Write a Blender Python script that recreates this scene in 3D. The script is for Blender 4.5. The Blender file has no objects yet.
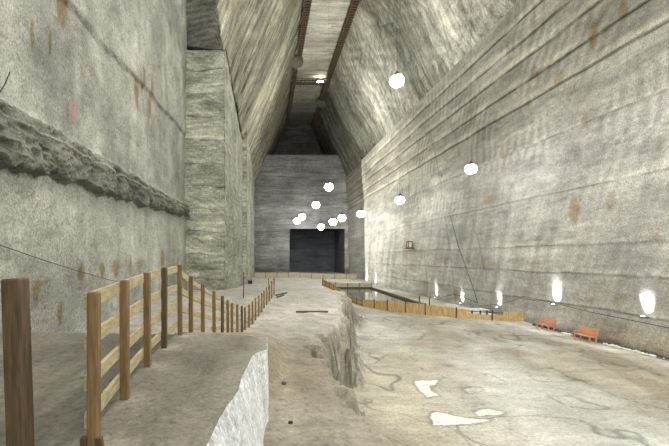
import bpy, bmesh, math, random
import numpy as np
from mathutils import Vector, Matrix
random.seed(7)
C = bpy.context.scene.collection
F = 400.0; VX = 266.0; VY = 257.0; EYE = 6.0      # focal px, vanishing point, eye height over the mine floor

# ------------------------------------------------------------------ noise
def _h(ix, iy, seed):
    n = (ix.astype(np.int64)*374761393 + iy.astype(np.int64)*668265263 + seed*974711) & 0x7fffffff
    n = ((n ^ (n >> 13)) * 1274126177) & 0x7fffffff
    n = n ^ (n >> 16)
    return (n & 0xffff) / 65535.0
def vn(x, y, seed=0):
    x = np.asarray(x, float); y = np.asarray(y, float)
    ix = np.floor(x); iy = np.floor(y); fx = x-ix; fy = y-iy
    fx = fx*fx*(3-2*fx); fy = fy*fy*(3-2*fy)
    a = _h(ix, iy, seed); b = _h(ix+1, iy, seed); c = _h(ix, iy+1, seed); d = _h(ix+1, iy+1, seed)
    return (a*(1-fx)+b*fx)*(1-fy) + (c*(1-fx)+d*fx)*fy
def fbm(x, y, seed=0, o=5):
    s = 0; a = 0.5; t = 0
    for i in range(o):
        s = s + a*vn(x*2**i, y*2**i, seed+i*17); t += a; a *= 0.5
    return s/t
def ss(a, b, x):
    t = np.clip((x-a)/(b-a), 0, 1); return t*t*(3-2*t)

# ------------------------------------------------------------------ ground profile (all heights are drops below the eye)
def hw(Y):   # walkway
    return np.interp(Y, [-30,0,5,10,15,17,20,25,29,33,40,50,60,80,100,130,160],
                        [2.3,2.35,2.4,2.55,2.85,3.05,3.15,3.05,2.78,2.92,3.3,3.9,4.5,5.25,5.35,5.0,5.0])
def hf(Y):   # mine floor
    return np.interp(Y, [-30,85,95,105,118,160], [6,6,5.95,5.6,5.0,5.0])
FENCE = [(191,8),(203,9),(214.3,10),(222.4,11),(228,12),(232,13),(237.5,14),(242,15),(245,16),(249,17.3),(252.6,18.6),
         (255.6,19.9),(258.7,21.2),(261.7,22.5),(264,23.8),(266.7,25.1),(269.4,26.4),(271.8,27.7),(274,29)]
def fenceX(Y):
    return np.interp(Y, [0,6.95]+[z for _,z in FENCE]+[60], [-1.3,-1.5]+[(x-VX)/F*z for x,z in FENCE]+[.6])
EZ = [-30,4,6.3,7,9,11,13.6,16,22.5,28.7,36,50,70,160]
EX = [2.2,2.0,1.65,1.25,1.15,1.35,1.75,2.6,4.2,5.5,6.4,7.2,8.6,8.6]
EW = [2.6,2.2,1.7,1.5,1.3,1.2,1.2,1.1,1.1,1.2,2.6,4,6,6]
def drop(X, Y):
    X, Y = np.broadcast_arrays(np.asarray(X, float), np.asarray(Y, float))
    w = hw(Y); f = hf(Y)
    n = fbm(Y*.7, X*.3, 3, 4)-.5
    e = np.interp(Y, EZ, EX) + n*1.0*np.interp(Y, [0,8,14,30,45],[.6,1,1,.9,.6])
    wd = np.interp(Y, EZ, EW)
    rg = 1-np.abs(fbm(X*.9+3, Y*.8, 11, 5)-.5)*4
    rg2 = 1-np.abs(fbm(X*2.6, Y*2.1, 12, 4)-.5)*4
    am = np.interp(Y, [0,6,10,35,50], [.3,.6,1,1,.3])
    t = (X-e+(.55*(rg-.4)+.22*(rg2-.4))*am)/wd
    s = ss(0, 1, t)
    s = s + .10*np.sin(s*math.pi*6+rg*4)*s*(1-s)*4*am*.6
    s = np.clip(s, 0, 1)
    base = w*(1-s) + f*s
    # left hollow beside the ramp
    left = np.maximum(3.3, w)
    fx = fenceX(Y) - .18
    k = ss(0, 1, (fx - X)/.35) * (1-ss(24, 40, Y))
    ramp_h = np.where(Y < 17, .19*Y+.02, w)
    kr = (1-ss(np.interp(Y,[7,10],[-.5,-.15]), np.interp(Y,[7,10],[.0,.75]), X + .25*(fbm(Y*.9, X, 5, 3)-.5)*2)) * ss(6.6,7.1,Y) * (1-ss(16, 18, Y))
    base = base*(1-kr) + np.minimum(ramp_h, base)*kr
    base = base*(1-k) + left*k
    return base
def under_deck(X, Y): return (Y < 7.3) & (X < -0.12)
def terrain_z(X, Y):
    X, Y = np.broadcast_arrays(np.asarray(X, float), np.asarray(Y, float))
    z = EYE - drop(X, Y)
    soil = (1-ss(2.5, 9, X))
    z = z + (fbm(X*.5, Y*.5, 21, 4)-.5)*.10 + (fbm(X*2.3, Y*2.3, 31, 4)-.5)*.10*soil*(1-ss(20,45,Y)) + (fbm(X*.9, Y*.25, 41, 3)-.5)*.06
    z = np.where(under_deck(X, Y), np.minimum(z, EYE-2.3), z)
    return z
def gz(X, Y): return float(terrain_z(np.array(X), np.array(Y)))
def ground_at(px, py):
    Ys = np.geomspace(3, 135, 4000); Xs = (px-VX)/F*Ys
    z = terrain_z(Xs, Ys); yy = VY + (EYE-z)*F/Ys
    i = np.argmax(yy <= py)
    return float(Xs[i]), float(Ys[i]), float(z[i])

# ------------------------------------------------------------------ materials
def mat(name): 
    m = bpy.data.materials.new(name); m.use_nodes = True
    nt = m.node_tree; b = nt.nodes['Principled BSDF']; return m, nt, b
def N(nt, t, **kw):
    n = nt.nodes.new(t)
    for k, v in kw.items():
        if k in n.inputs: n.inputs[k].default_value = v
        else: setattr(n, k, v)
    return n
def mix(nt, mode, fac, a, b):
    m = nt.nodes.new('ShaderNodeMix'); m.data_type = 'RGBA'; m.blend_type = mode; m.clamp_result = False
    for i, v in ((0, fac), (6, a), (7, b)):
        if isinstance(v, (int, float)): m.inputs[i].default_value = v
        elif isinstance(v, tuple): m.inputs[i].default_value = (*v, 1)
        else: nt.links.new(v, m.inputs[i])
    return m.outputs[2]
def noise(nt, vec, scale, detail=6, rough=.6, dist=0, map_scale=(1,1,1), rot=(0,0,0)):
    mp = N(nt, 'ShaderNodeMapping'); mp.inputs['Scale'].default_value = map_scale; mp.inputs['Rotation'].default_value = rot
    nt.links.new(vec, mp.inputs['Vector'])
    n = N(nt, 'ShaderNodeTexNoise', Scale=scale, Detail=detail, Roughness=rough, Distortion=dist)
    nt.links.new(mp.outputs[0], n.inputs['Vector'])
    return n.outputs['Fac']
def ramp(nt, fac, stops):
    r = nt.nodes.new('ShaderNodeValToRGB'); e = r.color_ramp.elements
    while len(e) < len(stops): e.new(.5)
    for i, (p, c) in enumerate(stops):
        e[i].position = p; e[i].color = (*((c,)*3 if isinstance(c, (int, float)) else c), 1)
    nt.links.new(fac, r.inputs[0]); return r.outputs[0]
def rock(name, c0, c1, c2, strata=(.12,.12,1.6), rot=(0,0,0), fine=9, bump=.5, contrast=1, rough=.85, speck=.8):
    """salt rock: blotches, strata, scratches and grain, times the painted 'tint' of the surface"""
    m, nt, b = mat(name); tc = nt.nodes.new('ShaderNodeTexCoord').outputs['Object']
    blot = noise(nt, tc, .22, 5, .6, .6)
    st = noise(nt, tc, 1.0, 9, .68, 1.2, strata, rot)
    st2 = noise(nt, tc, 2.6, 6, .65, .4, strata, (rot[0]+.25, rot[1]+.2, rot[2]))
    gr = noise(nt, tc, fine, 8, .75)
    col = ramp(nt, st, [(.30, c0), (.5, c1), (.70, c2)])
    col = mix(nt, 'MULTIPLY', .75*contrast, col, ramp(nt, blot, [(.3, .62), (.7, 1.25)]))
    col = mix(nt, 'MULTIPLY', .8*contrast, col, ramp(nt, st2, [(.36, .62), (.46, .97), (.55, 1.0), (.7, 1.22)]))
    col = mix(nt, 'MULTIPLY', .85, col, ramp(nt, gr, [(.34, .5), (.47, .96), (.55, 1.04), (.68, 1.4)]))
    sp = noise(nt, tc, fine*2.6, 4, .8, 0, (1, 1, .7))
    col = mix(nt, 'MULTIPLY', speck, col, ramp(nt, sp, [(.36, .55), (.5, 1.0), (.66, 1.45)]))
    at = nt.nodes.new('ShaderNodeAttribute'); at.attribute_name = 'tint'
    col = mix(nt, 'MULTIPLY', 1.0, col, at.outputs['Color'])
    nt.links.new(col, b.inputs['Base Color']); b.inputs['Roughness'].default_value = rough
    b.inputs['Specular IOR Level'].default_value = .25
    bp = N(nt, 'ShaderNodeBump', Strength=bump, Distance=.07)
    ad = nt.nodes.new('ShaderNodeMath'); ad.operation = 'MULTIPLY_ADD'; ad.inputs[1].default_value = .6
    nt.links.new(gr, ad.inputs[0]); nt.links.new(st2, ad.inputs[2]); nt.links.new(ad.outputs[0], bp.inputs['Height'])
    nt.links.new(bp.outputs[0], b.inputs['Normal'])
    return m
def simple(name, c, rough=.6, metal=0, var=.25, sc=8, stretch=(1,1,1), emit=None):
    m, nt, b = mat(name); tc = nt.nodes.new('ShaderNodeTexCoord').outputs['Object']
    n = noise(nt, tc, sc, 6, .65, .3, stretch)
    col = ramp(nt, n, [(.3, tuple(x*(1-var) for x in c)), (.7, tuple(min(1, x*(1+var)) for x in c))])
    nt.links.new(col, b.inputs['Base Color']); b.inputs['Roughness'].default_value = rough; b.inputs['Metallic'].default_value = metal
    if emit: b.inputs['Emission Color'].default_value = (*emit[0], 1); b.inputs['Emission Strength'].default_value = emit[1]
    return m
M = {}
M['left'] = rock('salt_left', (.26,.26,.23), (.33,.33,.29), (.42,.42,.37), (.35,.35,.6), (.5,0,0), 7, .25, .6)
M['right'] = rock('salt_right', (.30,.295,.27), (.36,.355,.33), (.43,.425,.39), (.16,.16,1.0), (-.12,0,0), 8, .25, .55)
M['slope'] = rock('salt_slope', (.14,.13,.09), (.30,.29,.215), (.47,.46,.36), (.12,.9,.12), (0,0,.06), 4, .4, .8)
M['sloper'] = rock('salt_slope_pale', (.17,.165,.13), (.30,.295,.25), (.45,.44,.37), (.12,.8,.12), (0,0,-.25), 4, .4, .7)
M['front'] = rock('salt_front', (.15,.15,.125), (.29,.29,.24), (.42,.42,.33), (.3,.3,1.5), (0,.45,0), 5, .45, 1)
M['ceil'] = rock('salt_ceiling', (.30,.29,.24), (.44,.43,.36), (.56,.55,.47), (.10,1.2,.5), (0,0,0), 4, .5, 1)
M['back'] = rock('salt_back', (.17,.17,.17), (.24,.24,.24), (.31,.31,.305), (.08,.1,.9), (0,0,0), 3, .4, 1)
M['ground'] = rock('salt_ground', (.40,.39,.35), (.49,.48,.435), (.57,.56,.52), (.35,.9,.6), (0,0,.5), 7, .3, .55, .7, .4)
M['deck'] = rock('packed_salt_deck', (.13,.125,.105), (.17,.165,.14), (.22,.215,.185), (.8,.3,.5), (0,0,.7), 11, .25, .6, .75, .45)
M['face'] = rock('cut_salt_face', (.52,.55,.57), (.66,.68,.69), (.80,.81,.81), (2.2,2.2,.18), (0,0,0), 9, .3, .5)
M['rub'] = simple('rubble', (.55,.54,.48), .9, 0, .4, 5)
M['darkrock'] = simple('dark_rock', (.10,.095,.08), .95, 0, .4, 4)
M['post'] = simple('post_wood', (.20,.125,.055), .75, 0, .45, 6, (6,6,.6))
M['post2'] = simple('post_wood_dark', (.10,.065,.035), .8, 0, .5, 6, (6,6,.6))
M['rail'] = simple('rail_wood', (.40,.335,.20), .75, 0, .35, 5, (6,.7,6))
M['plank'] = simple('plank_wood', (.60,.42,.19), .7, 0, .4, 3, (3,3,.4))
M['plankp'] = simple('pale_plank_wood', (.52,.45,.33), .7, 0, .35, 3, (3,3,.4))
M['galw'] = simple('gallery_wood', (.10,.068,.043), .8, 0, .35, 3)
M['bench'] = simple('orange_wood', (.66,.30,.16), .55, 0, .2, 3)
M['metal'] = simple('dark_metal', (.035,.035,.035), .5, .6, .3, 10)
M['rust'] = simple('rusty_brown', (.16,.09,.06), .7, .2, .3, 10)
M['red'] = simple('red_paint', (.48,.17,.14), .8, 0, .25, 9)
M['white'] = simple('white_board', (.75,.74,.68), .7, 0, .15, 4)
M['lens'] = simple('flood_lens', (1,1,1), .3, 0, 0, 1, emit=((.97,.99,1.0), 8))
M['glow'] = simple('gallery_lamp_glass', (1,1,1), .3, 0, 0, 1, emit=((1.0,.95,.8), 60))
def water():
    m, nt, b = mat('brine'); tc = nt.nodes.new('ShaderNodeTexCoord').outputs['Object']
    b.inputs['Base Color'].default_value = (.10,.105,.085,1); b.inputs['Roughness'].default_value = .06
    b.inputs['Specular IOR Level'].default_value = .9
    bp = N(nt, 'ShaderNodeBump', Strength=.08, Distance=.05); nt.links.new(noise(nt, tc, 1.5, 3), bp.inputs['Height'])
    nt.links.new(bp.outputs[0], b.inputs['Normal']); return m
M['water'] = water()

# ------------------------------------------------------------------ object helpers
def tag(o, label=None, cat=None, group=None, kind=None):
    if label: o['label'] = label
    if cat: o['category'] = cat
    if group: o['group'] = group
    if kind: o['kind'] = kind
    return o
def link(name, me, m=None, parent=None, smooth=False):
    o = bpy.data.objects.new(name, me); C.objects.link(o)
    if m: me.materials.append(m)
    if parent: o.parent = parent
    if smooth:
        for p in me.polygons: p.use_smooth = True
    return o
def empty(name, loc=(0,0,0), rz=0):
    o = bpy.data.objects.new(name, None); C.objects.link(o); o.location = loc; o.rotation_euler = (0,0,rz); o.empty_display_size = .2
    return o
def obj(name, bm, m, parent=None, smooth=False):
    me = bpy.data.meshes.new(name); bm.normal_update(); bm.to_mesh(me); bm.free()
    return link(name, me, m, parent, smooth)
def box(bm, c, s, R=None, bev=0):
    r = bmesh.ops.create_cube(bm, size=1); vs = r['verts']
    for v in vs: v.co = Vector((v.co.x*s[0], v.co.y*s[1], v.co.z*s[2]))
    if bev:
        es = list({e for v in vs for e in v.link_edges})
        g = bmesh.ops.bevel(bm, geom=es, offset=bev, segments=1, affect='EDGES'); vs = list({v for f in g['faces'] for v in f.verts} | {v for v in vs if v.is_valid})
    for v in vs:
        if R: v.co = R @ v.co
        v.co += Vector(c)
    return bm
def beam(bm, a, b, w, h, bev=0):
    """box beam from a to b, width w sideways and height h"""
    a = Vector(a); b = Vector(b); d = b-a; L = d.length; d.normalize()
    up = Vector((0,0,1)) if abs(d.z) < .95 else Vector((1,0,0))
    s = d.cross(up).normalized(); u = s.cross(d)
    R = Matrix((s, d, u)).transposed()
    return box(bm, (a+b)/2, (w, L, h), R, bev)
def cyl(bm, a, b, r0, r1=None, n=12):
    a = Vector(a); b = Vector(b); d = b-a
    r = bmesh.ops.create_cone(bm, cap_ends=True, segments=n, radius1=r0, radius2=r0 if r1 is None else r1, depth=d.length)
    R = d.to_track_quat('Z', 'Y').to_matrix()
    for v in r['verts']: v.co = R @ v.co + (a+b)/2
def tube(name, pts, r, m, parent=None):
    bm = bmesh.new()
    for a, b in zip(pts, pts[1:]): cyl(bm, a, b, r, n=6)
    return obj(name, bm, m, parent)
def copy_tree(o, parent=None):
    c = o.copy(); C.objects.link(c)
    if parent: c.parent = parent
    for ch in [x for x in C.objects if x.parent == o]: copy_tree(ch, c)
    return c
def grid(name, P, m, tint=None, smooth=True, kind='structure', flip=False):
    """P: (nu, nv, 3) array -> one mesh; tint: (nu,nv,3)"""
    nu, nv = P.shape[:2]
    me = bpy.data.meshes.new(name)
    idx = np.arange(nu*nv).reshape(nu, nv)
    q = np.stack([idx[:-1,:-1], idx[1:,:-1], idx[1:,1:], idx[:-1,1:]], -1).reshape(-1, 4)
    if flip: q = q[:, ::-1]
    me.from_pydata(P.reshape(-1,3).tolist(), [], q.tolist())
    if tint is None: tint = np.ones((nu, nv, 3))
    at = me.attributes.new('tint', 'FLOAT_COLOR', 'POINT')
    col = np.concatenate([np.clip(tint, 0, 3).reshape(-1,3), np.ones((nu*nv,1))], 1)
    at.data.foreach_set('color', col.astype(np.float32).ravel())
    o = link(name, me, m, None, smooth); 
    if kind: o['kind'] = kind
    return o
def tint1(s): return np.repeat(s[..., None], 3, -1)
def stain(T, U, V, u, v, wu, wv, col=(.78,.52,.25), k=1.0, seed=1):
    """soft rusty run painted at (u,v), sizes wu, wv"""
    n = fbm(U*3/wu*.5, V*2/wv*.5, seed, 4)
    d = ((U-u)/wu)**2 + ((V-v)/wv)**2
    a = np.clip((1.25-d)*1.3 + (n-.5)*2.2, 0, 1)*k*(d < 3)
    return T*(1-a[...,None]) + T*np.array(col)*a[...,None]
def line(T, U, V, f, w, k, seed=0, gap=.35):
    """dark joint where V = f(U)"""
    d = np.abs(V-f) / w
    a = np.clip(1-d, 0, 1)*k*ss(gap-.1, gap+.1, fbm(U*.35, V*0+seed, seed, 3))
    return T*(1-a[...,None])

# ------------------------------------------------------------------ left wall (near)
def left_wall():
    xp = np.linspace(186, -14, 420); Y = 8*F/(VX-xp)                # close rows, finest where the wall faces the lens
    Y = np.concatenate([[40.0], Y[1:], np.linspace(Y[-1], -25, 30)[1:]])
    H = np.concatenate([np.linspace(-5, 2.0, 60), np.linspace(2.0, 5.7, 110)[1:], np.linspace(5.7, 34, 200)[1:]])
    YY, HH = np.meshgrid(Y, H, indexing='ij')
    top = np.interp(YY, [-25,12,20,30,39.5], [4.75,4.75,4.8,4.95,5.15]) + (fbm(YY*1.2, YY*0, 7, 4)-.5)*.35
    bot = np.interp(YY, [-25,12,17.8,26,39.5], [2.6,2.75,3.0,3.35,3.95]) + (fbm(YY*1.6, YY*0, 9, 5)-.5)*.75
    band = ss(0, .10, HH-bot)*ss(0, .12, top-HH)
    mid = np.interp(YY, [-25,12,39.5],[4.25,4.2,4.75]) + (fbm(YY*.9, YY*0, 77, 4)-.5)*.2
    lip = np.exp(-((HH-mid)/.05)**2)
    r = fbm(YY*1.1, HH*1.6, 13, 6); r2 = np.abs(fbm(YY*2.0, HH*3.0, 19, 6)-.5)*2
    X = -8 + .02*(HH-3)*0 + band*(.10+.55*(r-.5)+.32*(.4-r2)+ .18*(top-HH)) - .12*ss(0,.3,HH-top) + lip*band*.08
    ledge = np.interp(YY, [-25,12,16.3,39.5], [10.0,10.0,10.3,12.2]) + (fbm(YY*.4, YY*0, 4, 3)-.5)*.3
    X = X + .16*ss(-.05, .05, HH-ledge) + (fbm(YY*.3, HH*.3, 2, 4)-.5)*.25
    X = X + (fbm(YY*.9, HH*.9, 6, 4)-.5)*.05
    P = np.stack([X, YY, HH+EYE], -1)
    T = np.ones(YY.shape+(3,))
    T = T*tint1(1 + (fbm(YY*.5+HH*.25, HH*.2-YY*.1, 51, 5)-.5)*.7)
    # vertical washes below the ledge
    T = T*tint1(1 + (fbm(YY*1.8, HH*.22, 54, 4)-.5)*.45)
    # diagonal streaks descending to the right
    T = T*tint1(1 + (fbm((YY-HH*1.0)*.9, (HH+YY)*.18, 61, 5)-.5)*.6*ss(4.6,6,HH))
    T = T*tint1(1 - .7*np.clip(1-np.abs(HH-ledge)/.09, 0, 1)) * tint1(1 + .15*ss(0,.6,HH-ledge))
    l2 = 6.8 + (YY-12)*.02 + (fbm(YY*.5, YY*0, 14, 3)-.5)*.3
    T = line(T, YY, HH, l2, .05, .35, 3)
    bt = .26 + .9*(r-.28)*(1-r2)
    bt = bt*np.where(HH > mid+.05, 1.15, .95)
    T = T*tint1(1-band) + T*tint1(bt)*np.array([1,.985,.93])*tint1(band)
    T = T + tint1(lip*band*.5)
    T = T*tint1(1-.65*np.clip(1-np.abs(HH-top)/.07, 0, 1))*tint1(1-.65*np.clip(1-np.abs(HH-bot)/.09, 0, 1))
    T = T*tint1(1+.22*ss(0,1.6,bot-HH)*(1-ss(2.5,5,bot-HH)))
    def at(px, py):
        y = 8*F/(VX-px); return y, (VY-py)*y/F
    S = [(65,5,.35,.9,.9),(35,33,.12,.5,.8),(54,43,.12,.5,.8),(135,62,.25,.7,.3),(138,92,.5,1.0,.9),(151,93,.3,1.5,.8),(143,78,.25,1.0,.8),(60,315,.2,.45,.8),(36,292,.3,.45,.9),(80,273,.3,.35,.85),
         (101,270,.35,.4,.9),(115,268,.5,.6,.9),(163,258,.6,.6,.9),(140,265,.4,.5,.5),(178,262,.5,.5,.6),(129,268,.3,.4,.5),(150,110,.4,1.0,.6),(85,72,.25,.4,.3)]
    for i, (px, py, wu, wv, k) in enumerate(S):
        u, v = at(px, py); T = stain(T, YY, HH, u, v, wu, wv, (.66,.50,.27), k, 70+i)
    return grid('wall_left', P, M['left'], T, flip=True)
left_wall()

# ------------------------------------------------------------------ block protruding from the left wall and far left wall
def front_face(name, x0, x1, h0, h1, Y, n, mk, period=2.3, seed=0, dark=1.0):
    X = np.linspace(x0, x1, n); H = np.linspace(h0, h1, int(n*min(4, (h1-h0)/max(.1,(x1-x0)))))
    XX, HH = np.meshgrid(X, H, indexing='ij')
    YY = Y + (fbm(XX*.6, HH*.6, seed, 5)-.5)*.35 + XX*0
    T = np.ones(XX.shape+(3,))*dark
    k = HH/period + (fbm(XX*.3, HH*.1, seed+2, 3)-.5)*.35
    fr = k - np.floor(k); lay = np.floor(k)
    T = T*tint1(1+(_h(lay, lay*0, seed)-.5)*.3)
    T = T*tint1(1-.6*np.clip(1-fr/.05, 0, 1)) * (1 + tint1(.25*np.clip(1-np.abs(fr-.16)/.12,0,1)))
    d = np.sin((XX*1.2*np.where(lay % 2 == 0, 1, -.3)+HH*2.2)*5.0 + 3*fbm(XX, HH, seed+5, 3))
    T = T*tint1(1+.09*d) * tint1(1+(fbm(XX*.7, HH*.9, seed+8, 5)-.5)*.8)
    YY = YY + .07*np.sin(fr*math.pi)
    return grid(name, np.stack([XX, YY, HH+EYE], -1), M[mk], T), (XX, HH, T)
def side_face(name, X, y0, y1, h0, h1, mk, period=2.3, seed=0, bright=1.0, yn=220, hn=200, flip=True):
    Y = np.geomspace(y0, y1, yn); H = np.linspace(h0, h1, hn)
    YY, HH = np.meshgrid(Y, H, indexing='ij')
    XX = X + (fbm(YY*.25, HH*.5, seed, 5)-.5)*.3
    T = np.ones(YY.shape+(3,))*bright
    k = HH/period + (fbm(YY*.08, HH*.1, seed+2, 3)-.5)*.5; fr = k-np.floor(k); lay = np.floor(k)
    T = T*tint1(1+(_h(lay, lay*0, seed)-.5)*.22)*tint1(1-.45*np.clip(1-fr/.06, 0, 1))
    T = T*tint1(1+(fbm(YY*.15, HH*.7, seed+8, 5)-.5)*.6)
    return grid(name, np.stack([XX, YY, HH+EYE], -1), M[mk], T, flip=flip)
front_face('wall_left_block_face', -8.3, -4.15, -5, 20.7, 40, 110, 'front', 2.35, 5, 1.35)
side_face('wall_left_block_side', -4.15, 40, 71, -6, 20.8, 'front', 2.35, 6, 1.2)
front_face('wall_left_buttress_face', -4.4, -3.4, -6.5, 23, 71, 40, 'front', 3, 8, 1.5)
side_face('wall_left_far', -3.4, 71, 124, -7, 23.3, 'front', 3, 9, 1.25)
# top of block, slab back to the slope foot
X = np.linspace(-10.4, -3.95, 30); Y = np.linspace(40, 71, 60); XX, YY = np.meshgrid(X, Y, indexing='ij')
grid('trim_block_top', np.stack([XX, YY, EYE+20.7+.25*(fbm(XX,YY*.4,3,4)-.5)+(XX+4.15)*-.12], -1), M['front'], tint1(.6+XX*0))
# recess wall over the block
def recess():
    X = np.linspace(-10.4, -3.95, 110); H = np.linspace(20.0, 46, 240); XX, HH = np.meshgrid(X, H, indexing='ij')
    YY = 44.5 + (fbm(XX*.5, HH*.5, 44, 5)-.5)*.5 - np.clip(HH-20.7,0,99)*.0
    T = tint1(1.25+ (fbm(XX*.8, HH*1.3, 45, 5)-.5)*1.0)
    fold = -6.0 + (HH-20)*.05
    d = np.where(XX < fold, np.sin(HH*9), np.sin((HH+XX*2.2)*8))
    T = T*tint1(1+.22*d); YY = YY + np.abs(XX-fold)*.35
    T = T*tint1(1-.75*np.clip(1-np.abs(HH-22.0-(fbm(XX,XX*0,4,3)-.5)*1.2)/.45,0,1))
    return grid('wall_left_recess', np.stack([XX, YY, HH+EYE], -1), M['front'], T)
recess()

# ------------------------------------------------------------------ slopes, ceiling and right wall
HSL, HC = 23.0, 45.0
XR, XL, CR, CL = 24.0, -4.0, 15.6, 6.8
def slope(name, xa, ya, y0, y1, xb, mk, seed, flip, n=520, m=240, bright=1.0, lean=0):
    Y = np.geomspace(y0, y1, n); t = np.linspace(0, 1, m)
    YY, TT = np.meshgrid(Y, t, indexing='ij')
    nx, nz = (HC-HSL), (xa-xb); L = math.hypot(nx, nz); sgn = 1 if xa > xb else 1
    XX = xa + (xb-xa)*TT; HH = ya + (HC-ya)*TT
    q = YY + lean*TT + (fbm(YY*.06, TT*2, seed, 4)-.5)*5
    T = np.ones(YY.shape+(3,))*bright
    g = (fbm(q*.25, TT*2, seed+2, 4)-.5)*.5
    for per, am in ((7.3, .30), (3.1, .30), (1.25, .34), (.55, .22)):
        kk = q/per + (fbm(q*.1, TT*6, seed+int(per*10), 3)-.5)*.9; ff = kk-np.floor(kk); ll = np.floor(kk)
        patch = ss(.35, .6, fbm(q*.12+per, TT*3.5, seed+int(per*7), 3))
        T = T*tint1(1+(_h(ll, ll*0, seed+int(per*20))-.5)*am*1.5)*tint1(1-am*1.4*np.clip(1-ff/.2, 0, 1)*patch)
        g = g + .10*per**.5*(_h(ll, ll*0, seed+5)-.5)
    # the courses in which the salt was cut, running along the chamber
    k = TT*7 + (fbm(YY*.04, TT*2, seed+1, 3)-.5)*.3; fr = k-np.floor(k); lay = np.floor(k)
    T = T*tint1(1-.45*np.clip(1-fr/.035, 0, 1)*ss(.4,.55,fbm(YY*.06,lay,seed+8,3)))*tint1(1+(_h(lay, lay*0, seed+3)-.5)*.22)
    T = T*tint1(1+.14*np.sin((YY*.9*np.where(lay % 2 == 0, 1, -1)+TT*40)*1.9+4*fbm(YY*.1,TT*4,seed+9,3))*ss(.42,.55,fbm(YY*.07,TT*3,seed+6,3)))
    T = T*tint1(1+(fbm(YY*.05, TT*3, seed+4, 5)-.5)*.7)
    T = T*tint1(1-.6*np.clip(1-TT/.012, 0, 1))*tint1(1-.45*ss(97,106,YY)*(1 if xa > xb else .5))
    XX = XX - nx/L*g*(1 if xa > xb else -1); HH = HH - abs(nz)/L*g
    return grid(name, np.stack([XX, YY, HH+EYE], -1), M[mk], T, flip=flip)
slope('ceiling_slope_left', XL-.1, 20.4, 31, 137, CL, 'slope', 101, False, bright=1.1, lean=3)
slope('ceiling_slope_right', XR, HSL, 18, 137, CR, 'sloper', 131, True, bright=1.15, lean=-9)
def plainslope(name, a, b, y0, y1, mk, flip):
    Y = np.linspace(y0, y1, 40); t = np.linspace(0, 1, 20); YY, TT = np.meshgrid(Y, t, indexing='ij')
    P = np.stack([a[0]+(b[0]-a[0])*TT, YY, EYE+a[1]+(b[1]-a[1])*TT], -1)
    return grid(name, P, M[mk], flip=flip)
plainslope('ceiling_slope_near_left', (-8.3, 33.8), (CL, HC), -25, 44.6, 'slope', False)
plainslope('ceiling_slope_near_right', (XR, HSL), (CR, HC), -25, 18.05, 'sloper', True)
def ceiling():
    X = np.linspace(CL-.6, CR+.6, 60); Y = np.concatenate([np.linspace(-25, 60, 40), np.linspace(60, 139, 300)[1:]])
    XX, YY = np.meshgrid(X, Y, indexing='ij')
    k = YY/2.6+(fbm(XX*.2, YY*.05, 3, 3)-.5)*.3; fr = k-np.floor(k)
    T = np.ones(XX.shape+(3,)); T = T*tint1(1-.5*np.clip(1-fr/.1, 0, 1))*tint1(1+(_h(np.floor(k), XX*0, 4)-.5)*.4)
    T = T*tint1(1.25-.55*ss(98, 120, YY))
    Z = EYE+HC + (fr-.5)*.12 - .5*ss(88,90,YY)*(1-ss(94,94.6,YY)) + (fbm(XX*.2,YY*.7,9,4)-.5)*.3
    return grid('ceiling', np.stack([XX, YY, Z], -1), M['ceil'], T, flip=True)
ceiling()
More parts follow.
